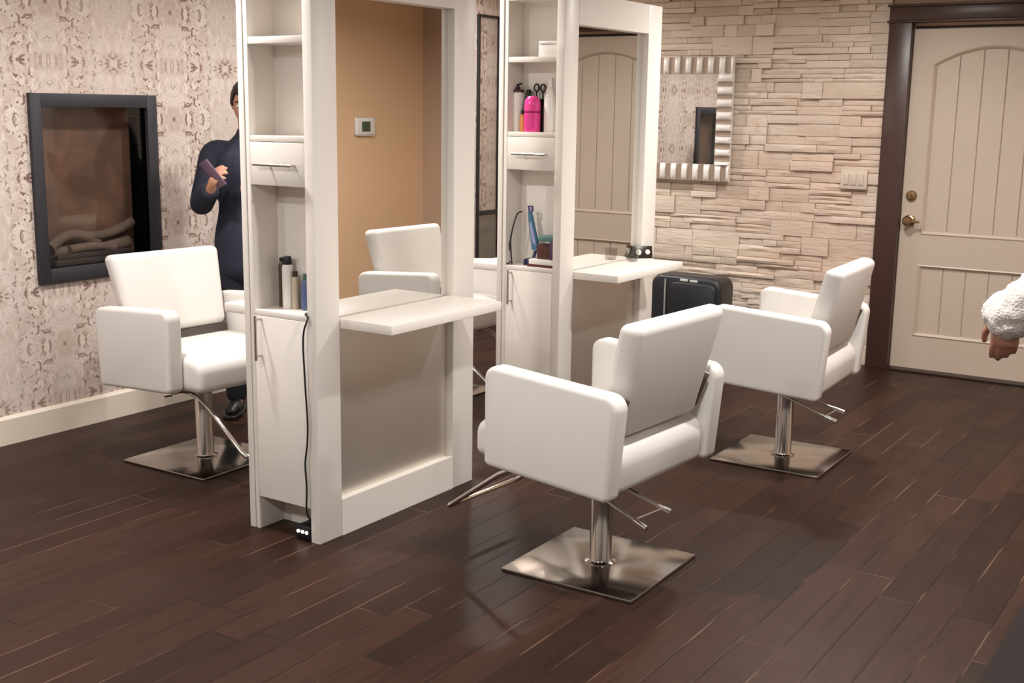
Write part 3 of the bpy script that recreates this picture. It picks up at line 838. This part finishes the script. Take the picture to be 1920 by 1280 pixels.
def skin_mesh(chains, sub=2, ref=(1, 0, 0)):
    """each chain (point, radius or (side, depth) radius) becomes a closed tapering limb with rounded ends"""
    bm = bmesh.new()
    for chn in chains:
        pts = [Vector(p) for p, _ in chn]; rad = [Vector(q if isinstance(q, tuple) else (q, q)) for _, q in chn]
        P, Q = [], []
        n = len(pts)
        for i in range(n - 1):
            g = lambda L, k: L[max(0, min(n - 1, k))]
            for k in range(6):
                t = k / 6
                cr = lambda L: .5 * ((2 * g(L, i)) + (g(L, i + 1) - g(L, i - 1)) * t + (2 * g(L, i - 1) - 5 * g(L, i) + 4 * g(L, i + 1) - g(L, i + 2)) * t * t + (3 * g(L, i) - g(L, i - 1) - 3 * g(L, i + 1) + g(L, i + 2)) * t ** 3)
                P.append(cr(pts)); Q.append(cr(rad))
        P.append(pts[-1]); Q.append(rad[-1])
        # rounded ends
        d0 = (P[0] - P[1]).normalized(); d1 = (P[-1] - P[-2]).normalized()
        ends0 = [(P[0] + d0 * min(Q[0]) * .75 * math.sin(x), Q[0] * math.cos(x)) for x in (1.35, 1.0, .6, .3)]
        ends1 = [(P[-1] + d1 * min(Q[-1]) * .75 * math.sin(x), Q[-1] * math.cos(x)) for x in (.3, .6, 1.0, 1.35)]
        P = [e[0] for e in ends0] + P + [e[0] for e in ends1]; Q = [e[1] for e in ends0] + Q + [e[1] for e in ends1]
        rings = []; m = 20; R_ = Vector(ref)
        for i, p in enumerate(P):
            d = (P[min(i + 1, len(P) - 1)] - P[max(i - 1, 0)]).normalized()
            sd = R_ - d * R_.dot(d)
            if sd.length < .2: sd = d.orthogonal()
            sd.normalize(); R_ = sd.copy(); dp = d.cross(sd)
            rings.append([bm.verts.new(p + sd * Q[i].x * math.cos(2 * PI * k / m) + dp * Q[i].y * math.sin(2 * PI * k / m)) for k in range(m)])
        for r0, r1 in zip(rings, rings[1:]):
            for k in range(m): bm.faces.new((r0[k], r0[(k + 1) % m], r1[(k + 1) % m], r1[k]))
        bm.faces.new(rings[0]); bm.faces.new(rings[-1])
    bmesh.ops.recalc_face_normals(bm, faces=bm.faces)
    me = bpy.data.meshes.new('limb'); bm.to_mesh(me); bm.free()
    return me
def fuse(meshes, voxel, name, m, parent, smooth_it=3):
    bm = bmesh.new()
    for me in meshes:
        bm.from_mesh(me); bpy.data.meshes.remove(me)
    me = bpy.data.meshes.new('f'); bm.to_mesh(me); bm.free()
    o = bpy.data.objects.new('f', me); COL.objects.link(o)
    r_ = o.modifiers.new('r', 'REMESH'); r_.mode = 'VOXEL'; r_.voxel_size = voxel; r_.use_smooth_shade = True
    s_ = o.modifiers.new('s', 'SMOOTH'); s_.factor = .5; s_.iterations = smooth_it
    dg = bpy.context.evaluated_depsgraph_get()
    out = bpy.data.meshes.new_from_object(o.evaluated_get(dg))
    bpy.data.objects.remove(o)
    b2 = bmesh.new(); b2.from_mesh(out); b2.verts.ensure_lookup_table()
    seen = set(); isl = []
    for v in b2.verts:
        if v.index in seen: continue
        stack = [v]; seen.add(v.index); comp = []
        while stack:
            q = stack.pop(); comp.append(q)
            for e in q.link_edges:
                o2 = e.other_vert(q)
                if o2.index not in seen: seen.add(o2.index); stack.append(o2)
        isl.append(comp)
    isl.sort(key=len)
    small = [v for c in isl[:-1] if len(c) < .2 * len(isl[-1]) for v in c]
    bmesh.ops.delete(b2, geom=small, context='VERTS'); b2.to_mesh(out); b2.free()
    out.name = name; out.materials.clear(); out.materials.append(m)
    for p in out.polygons: p.use_smooth = True; p.material_index = 0
    ob = bpy.data.objects.new(name, out); COL.objects.link(ob); ob.parent = parent
    return ob
def head_mesh(c, sc=1.0, pitch=0.0):
    """face looks along +y; c = centre of the head"""
    t = bmesh.new(); bmesh.ops.create_icosphere(t, subdivisions=4, radius=1.0)
    for v in t.verts:
        x, y, z = v.co
        X, Y, Z = x * .074, y * .094, z * .115
        if z < 0:
            X *= 1 - .30 * (-z) ** 1.3; Y = Y * (1 - .10 * -z) + (.012 * -z if y > 0 else .030 * -z)
        if y > .3: Y -= .006 * (1 - abs(x))
        # brow, nose, eye sockets, chin, cheeks
        f = max(0, y)
        Y += f * .026 * math.exp(-((x / .16) ** 2) - ((z + .18) / .17) ** 2)
        Y += f * .012 * math.exp(-((x / .12) ** 2) - ((z - .05) / .2) ** 2)
        Y -= f * .012 * (math.exp(-(((x - .4) / .2) ** 2) - ((z - .05) / .13) ** 2) + math.exp(-(((x + .4) / .2) ** 2) - ((z - .05) / .13) ** 2))
        Y += f * .006 * math.exp(-((x / .3) ** 2) - ((z + .48) / .08) ** 2)
        Y += f * .010 * math.exp(-((x / .25) ** 2) - ((z + .85) / .15) ** 2)
        v.co = Vector((X, Y, Z)) * sc
    for sg in (-1, 1):
        e = bmesh.ops.create_uvsphere(t, u_segments=12, v_segments=8, radius=1.0)['verts']
        for v in e: v.co = Vector((sg * .073 * sc + v.co.x * .010 * sc, -.008 * sc + v.co.y * .018 * sc + abs(v.co.x) * 0, -.004 * sc + v.co.z * .030 * sc))
    t.transform(Matrix.Translation(c) @ Matrix.Rotation(pitch, 4, 'X'))
    me = bpy.data.meshes.new('h'); t.to_mesh(me); t.free(); return me
def hand_chains(wrist, d, palm_n, side, curl=.9, L=.175):
    """wrist point, finger direction, palm normal (towards palm side), thumb side vector"""
    w = Vector(wrist); d = Vector(d).normalized(); n = Vector(palm_n); n = (n - d * n.dot(d)).normalized(); s = Vector(side); s = (s - d * s.dot(d) - n * s.dot(n)).normalized()
    out = []
    pc = w + d * .045
    out.append([(tuple(w), .025), (tuple(pc), (.036, .019)), (tuple(w + d * .082), (.036, .016))])
    for k, (off, ln) in enumerate(((.028, .068), (.009, .078), (-.010, .072), (-.028, .056))):
        b = w + d * (.082 - .004 * abs(k - 1)) + s * off
        pts = [(tuple(w + d * .05 + s * off * .8), .011), (tuple(b), .0098)]
        ang = 0; p = b
        for q, fr in enumerate((.42, .32, .26)):
            ang += curl * (.75 + .12 * k) * (.5 if q == 0 else .62)
            dd = d * math.cos(ang) + n * math.sin(ang)
            p = p + dd * ln * fr
            pts.append((tuple(p), .0090 - .0009 * q))
        out.append(pts)
    tb = w + d * .025 + s * .022
    t1 = tb + (d * .6 + s * .7 + n * .25).normalized() * .034
    t2 = t1 + (d * .85 + s * .25 + n * .45).normalized() * .030
    t3 = t2 + (d * .9 + n * .5 - s * .1).normalized() * .022
    out.append([(tuple(w + d * .02), .014), (tuple(tb), .0135), (tuple(t1), .0115), (tuple(t2), .0100), (tuple(t3), .0085)])
    return out
def person(name, loc, rz, H, skin, top_m, bottom_m, rarm, larm, rhand, lhand, label, loose=1.0, hair_len=.0, fluff=False, head_pitch=-.25):
    """local frame: faces +y, its right hand is at +x ... joints given in metres of the local frame"""
    r = tag(empty(name, loc, rz), label, 'person')
    k = H / 1.67
    P = lambda x, y, z: (x * k, y * k, z * k)
    hip, waist, chest, neck0, neck1 = P(0, 0, .90), P(0, -.005, 1.06), P(0, .005, 1.24), P(0, -.012, 1.385), P(0, .006, 1.455)
    core = [(P(0, 0, .84), (.150 * k, .098 * k)), (P(0, 0, .93), (.155 * k, .102 * k)), (waist, (.130 * k, .092 * k)), (chest, (.155 * k, .104 * k)), (P(0, -.008, 1.325), (.128 * k, .082 * k)), (P(0, -.012, 1.375), (.085 * k, .062 * k)), (neck0, .054 * k), (neck1, .050 * k), (P(0, .016, 1.51), .052 * k)]
    legs = []
    for sg in (-1, 1):
        legs.append([(P(sg * .075, 0, .90), (.085 * k, .095 * k)), (P(sg * .088, 0, .78), .084 * k), (P(sg * .096, .012, .48), .057 * k), (P(sg * .10, -.008, .32), .053 * k), (P(sg * .10, -.012, .09), .036 * k), (P(sg * .10, .02, .045), .034 * k), (P(sg * .108, .12, .03), .026 * k)])
    arms = []
    for sg, a in ((1, rarm), (-1, larm)):
        sh, el, wr = [Vector(q) for q in a]
        arms.append([(P(sg * .10, -.010, 1.325), .044 * k), (tuple(sh * k), .050 * k), (tuple((sh * .55 + el * .45) * k), .044 * k), (tuple(el * k), .038 * k), (tuple((el * .6 + wr * .4) * k), .036 * k), (tuple(wr * k), .024 * k)])
    ms = [skin_mesh([c]) for c in [core] + arms + legs]
    for a, hnd in ((rarm, rhand), (larm, lhand)):
        wr = Vector(a[2]) * k
        for chn in hand_chains(wr, *hnd): ms.append(skin_mesh([chn], 2, ref=hnd[2]))
    hc = Vector(P(0, .020, 1.557))
    ms.append(head_mesh(hc, .97 * k, head_pitch))
    fuse(ms, .0055, 'body', skin, r, 2)
    HM = Matrix.Translation(hc) @ Matrix.Rotation(head_pitch, 4, 'X')
    for sg in (-1, 1):
        p = HM @ Vector((sg * .030, .0685, .006)); q = HM @ Vector((sg * .030, .0775, .005))
        B().use(M_eyew).sphere(p, .0115, (1.15, 1, .8)).use(M_iris).sphere(q, .0045).build('eye', None, r)
        B().tube([HM @ Vector((sg * .016, .086, .027)), HM @ Vector((sg * .032, .083, .032)), HM @ Vector((sg * .048, .070, .026))], [.003, .004, .002], 8).build('eyebrow', M_hair, r, angle=60)
    p = HM @ Vector((0, .094, -.055))
    B().sphere(p, .011, (1.9, .5, .55)).build('lips', M_lip, r)
    # hair cap
    t = bmesh.new(); bmesh.ops.create_icosphere(t, subdivisions=4, radius=1.0)
    dele = []
    for v in t.verts:
        x, y, z = v.co
        lim = .40 if y > .35 else (.40 - .95 * (.35 - y) if y > -.4 else -.32 - hair_len * 2)
        if abs(x) > .5 and y < .6: lim = min(lim, -.12 - hair_len)
        if z < lim: dele.append(v)
        sc_ = 1 + .04 * noise.noise(v.co * 6)
        v.co = Vector((x * .083 * sc_, y * .102 * sc_ - .006, z * .122 * sc_ + .004)) * k
    bmesh.ops.delete(t, geom=dele, context='VERTS')
    t.transform(HM)
    b_ = B(); b_._add(t); hr = b_.build('hair', M_hair, r, angle=80)
    so = hr.modifiers.new('thick', 'SOLIDIFY'); so.thickness = .012; so.offset = -1
    # clothes: the same joints, a little fuller
    g = 1.0
    inf = lambda rr, a: (tuple(q + a for q in rr) if isinstance(rr, tuple) else rr + a)
    e = .016 * loose
    tops = [[(P(0, .0, .76), (.168 * k + e, .126 * k + e)), (P(0, 0, .90), (.168 * k + e, .118 * k + e)), (waist, (.142 * k + e, .100 * k + e)), (chest, (.160 * k + e, .108 * k + e)), (P(0, -.008, 1.325), (.130 * k + e * .6, .086 * k + e * .6)), (P(0, -.012, 1.385), (.075 * k + e, .062 * k + e)), (P(0, -.010, 1.415), .052 * k + e * .7)]]
    slv = []
    for a in arms:
        el = Vector(a[3][0]); wr = Vector(a[5][0])
        en = wr.lerp(el, -.05 if fluff else .06)
        slv.append([(a[0][0], inf(a[0][1], e * .5)), (a[1][0], inf(a[1][1], e * .6)), (a[2][0], inf(a[2][1], e * 1.1)), (a[3][0], inf(a[3][1], e * 1.2)), (a[4][0], inf(a[4][1], e * 1.2)), (tuple(en), .030 * k + e)])
    tp = fuse([skin_mesh([c]) for c in tops + slv], .009, 'sweater' if fluff else 'jacket', top_m, r, 3)
    if fluff:
        for v in tp.data.vertices:
            n = v.normal.copy(); d = noise.noise(v.co * 34) * .010 + noise.noise(v.co * 90) * .006
            v.co = v.co + n * (d + .004)
    ll = []
    ll.append([(P(0, 0, 1.0), (.138 * k, .100 * k)), (P(0, 0, .90), (.160 * k, .108 * k)), (P(0, 0, .82), (.150 * k, .104 * k))])
    for L in legs: ll.append([(q, inf(rr, .014)) for q, rr in L[:4]] + [(L[4][0], .052 * k)])
    fuse([skin_mesh([c]) for c in ll], .010, 'trousers', bottom_m, r, 3)
    for sg in (-1, 1):
        b_ = B()
        x0 = sg * .104 * k
        b_.prism(rounded([(x0 - .045, -.075), (x0 + .045, -.075), (x0 + .05, .10), (x0 + .03, .185), (x0 - .03, .185), (x0 - .05, .10)], [.04, .04, .05, .03, .03, .05], 5), 'z', 0, .022, bev=.004)
        b_.sphere((x0, .03, .035), .05, (.9, 2.6, .85)); b_.sphere((x0, -.03, .06), .05, (.85, .9, 1.1))
        b_.build('shoe', M_shoe, r, angle=50)
    return r
# the person with a phone beyond the near station.  local +y is the way they face
fx = math.atan2(-.80, .60) - PI / 2
p1 = person('person', (-4.36, 4.275, 0), fx, 1.665, M_skin, M_navy, M_trous,
            rarm=((.178, -.01, 1.315), (.235, .035, 1.075), (.150, .255, 1.150)),
            larm=((-.178, -.01, 1.315), (-.255, .02, 1.075), (-.10, .225, 1.10)),
            rhand=((-.25, .35, .55), (-.6, -.2, .1), (-.4, -.6, .5), .85), lhand=((.5, .5, .2), (.1, -.2, .9), (-.2, .8, .3), .6),
            label='person in a dark navy jacket holding a phone beyond the near station')
# the phone, held in the right hand
ph = tag(empty('smartphone', (0, 0, 0)), 'smartphone held up by the person in the navy jacket', 'phone')
B().box(-.036, .036, -.004, .004, -.074, .074, .006, 3).build('case', mat('phone_case', srgb(118, 92, 112), .35), ph)
B().box(-.033, .033, -.0052, -.0035, -.069, .069, .001).build('screen', mat('phone_screen', srgb(176, 160, 186), .15), ph)
L2W = Matrix.Translation((-4.36, 4.275, 0)) @ Matrix.Rotation(fx, 4, 'Z')
ph.matrix_world = L2W @ Matrix.Translation((.122, .325, 1.228)) @ Matrix.Rotation(math.radians(-48), 4, 'Z') @ Matrix.Rotation(math.radians(20), 4, 'Y') @ Matrix.Rotation(math.radians(-32), 4, 'X')

# the person at the right edge, of whom only a fluffy sleeve and a hand reach into view
p2 = person('person', (-.17, 3.62, 0), PI / 2, 1.70, M_skin2, M_fluff, M_trous,
            rarm=((.178, -.01, 1.315), (.235, .0, 1.075), (.21, .10, .85)),
            larm=((-.178, -.01, 1.315), (-.195, .215, 1.175), (-.165, .450, .995)),
            rhand=((0, .15, -1), (-1, 0, 0), (0, 1, .1), .5), lhand=((.05, .10, -1), (1, .15, 0), (0, 1, .1), .75),
            label='person in a fluffy white sweater reaching a hand in at the right edge', loose=2.0, fluff=True)

# ------------------------------------------------------------------ ceiling downlights, out of view: some inferred, some added as fill
M_bulb = mat('lamp_lens', (1, .95, .9, 1), .4, emit=(1, .9, .78, 1), estr=2.0)
def downlight():
    r = empty('ceiling_and_fill_light')
    B().lathe([(.075, -.012), (.095, -.012), (.100, -.002), (.100, 0), (.075, 0), (.075, -.012)], n=32).build('trim_ring', M_can, r)
    B().lathe([(0, -.003), (.074, -.003), (.074, -.0005), (0, -.0005)], n=32).build('lens', M_bulb, r)
    return r
LAMP_GAIN = 1.0
LAMPS = [(-4.40, 6.30, 24), (-3.65, 4.45, 23), (-3.55, 2.75, 29), (-4.0, .0, 38), (-2.0, 6.0, 28), (-.95, 4.9, 44), (-1.15, 2.85, 30), (-1.45, .2, 34), (.7, 3.6, 22), (1.2, .2, 30), (-2.8, 1.0, 24)]  # far-left corner and near-tower lamps inferred; front and right ones added for fill
d0 = None
for i, (x, y, e) in enumerate(LAMPS):
    o = downlight() if i == 0 else dup(d0)
    if i == 0: d0 = dup(o)
    o.location = (x, y, ZC)
    tag(o, 'round recessed ceiling light, some inferred and some added overhead as fill', 'ceiling light', 'ceiling downlights')
    ld = bpy.data.lights.new('downlight_and_fill_lamp', 'AREA'); ld.shape = 'DISK'; ld.size = .15; ld.energy = e * LAMP_GAIN
    ld.color = (1, .972, .945); ld.spread = math.radians(165)
    lo = bpy.data.objects.new('downlight_and_fill_lamp', ld); COL.objects.link(lo); lo.parent = o; lo.location = (0, 0, -.016)
for c in list(d0.children): bpy.data.objects.remove(c)
bpy.data.objects.remove(d0)

w_ = bpy.data.worlds.new('world'); S.world = w_; w_.use_nodes = True
w_.node_tree.nodes['Background'].inputs[0].default_value = (.9, .85, .8, 1); w_.node_tree.nodes['Background'].inputs[1].default_value = .05

# ------------------------------------------------------------------ camera
cd_ = bpy.data.cameras.new('camera'); cam = bpy.data.objects.new('camera', cd_); COL.objects.link(cam)
cd_.sensor_width = 36; cd_.lens = 2240.65 * 36 / 1920; cd_.clip_start = .05
yaw, pit, rol = (math.radians(q) for q in (33.1781, 11.0162, .818))
fw_ = Vector((-math.sin(yaw) * math.cos(pit), math.cos(yaw) * math.cos(pit), -math.sin(pit)))
rt = Vector((math.cos(yaw), math.sin(yaw), 0)); up = rt.cross(fw_)
r2 = math.cos(rol) * rt + math.sin(rol) * up; u2 = -math.sin(rol) * rt + math.cos(rol) * up
M = Matrix((r2, u2, -fw_)).transposed().to_4x4(); M.translation = (0, 0, 1.5478)
cam.matrix_world = M
S.camera = cam
S.view_settings.view_transform = 'Standard'; S.view_settings.look = 'None'
S.view_settings.exposure = 0.0; S.view_settings.gamma = 1.0; S.view_settings.use_curve_mapping = False
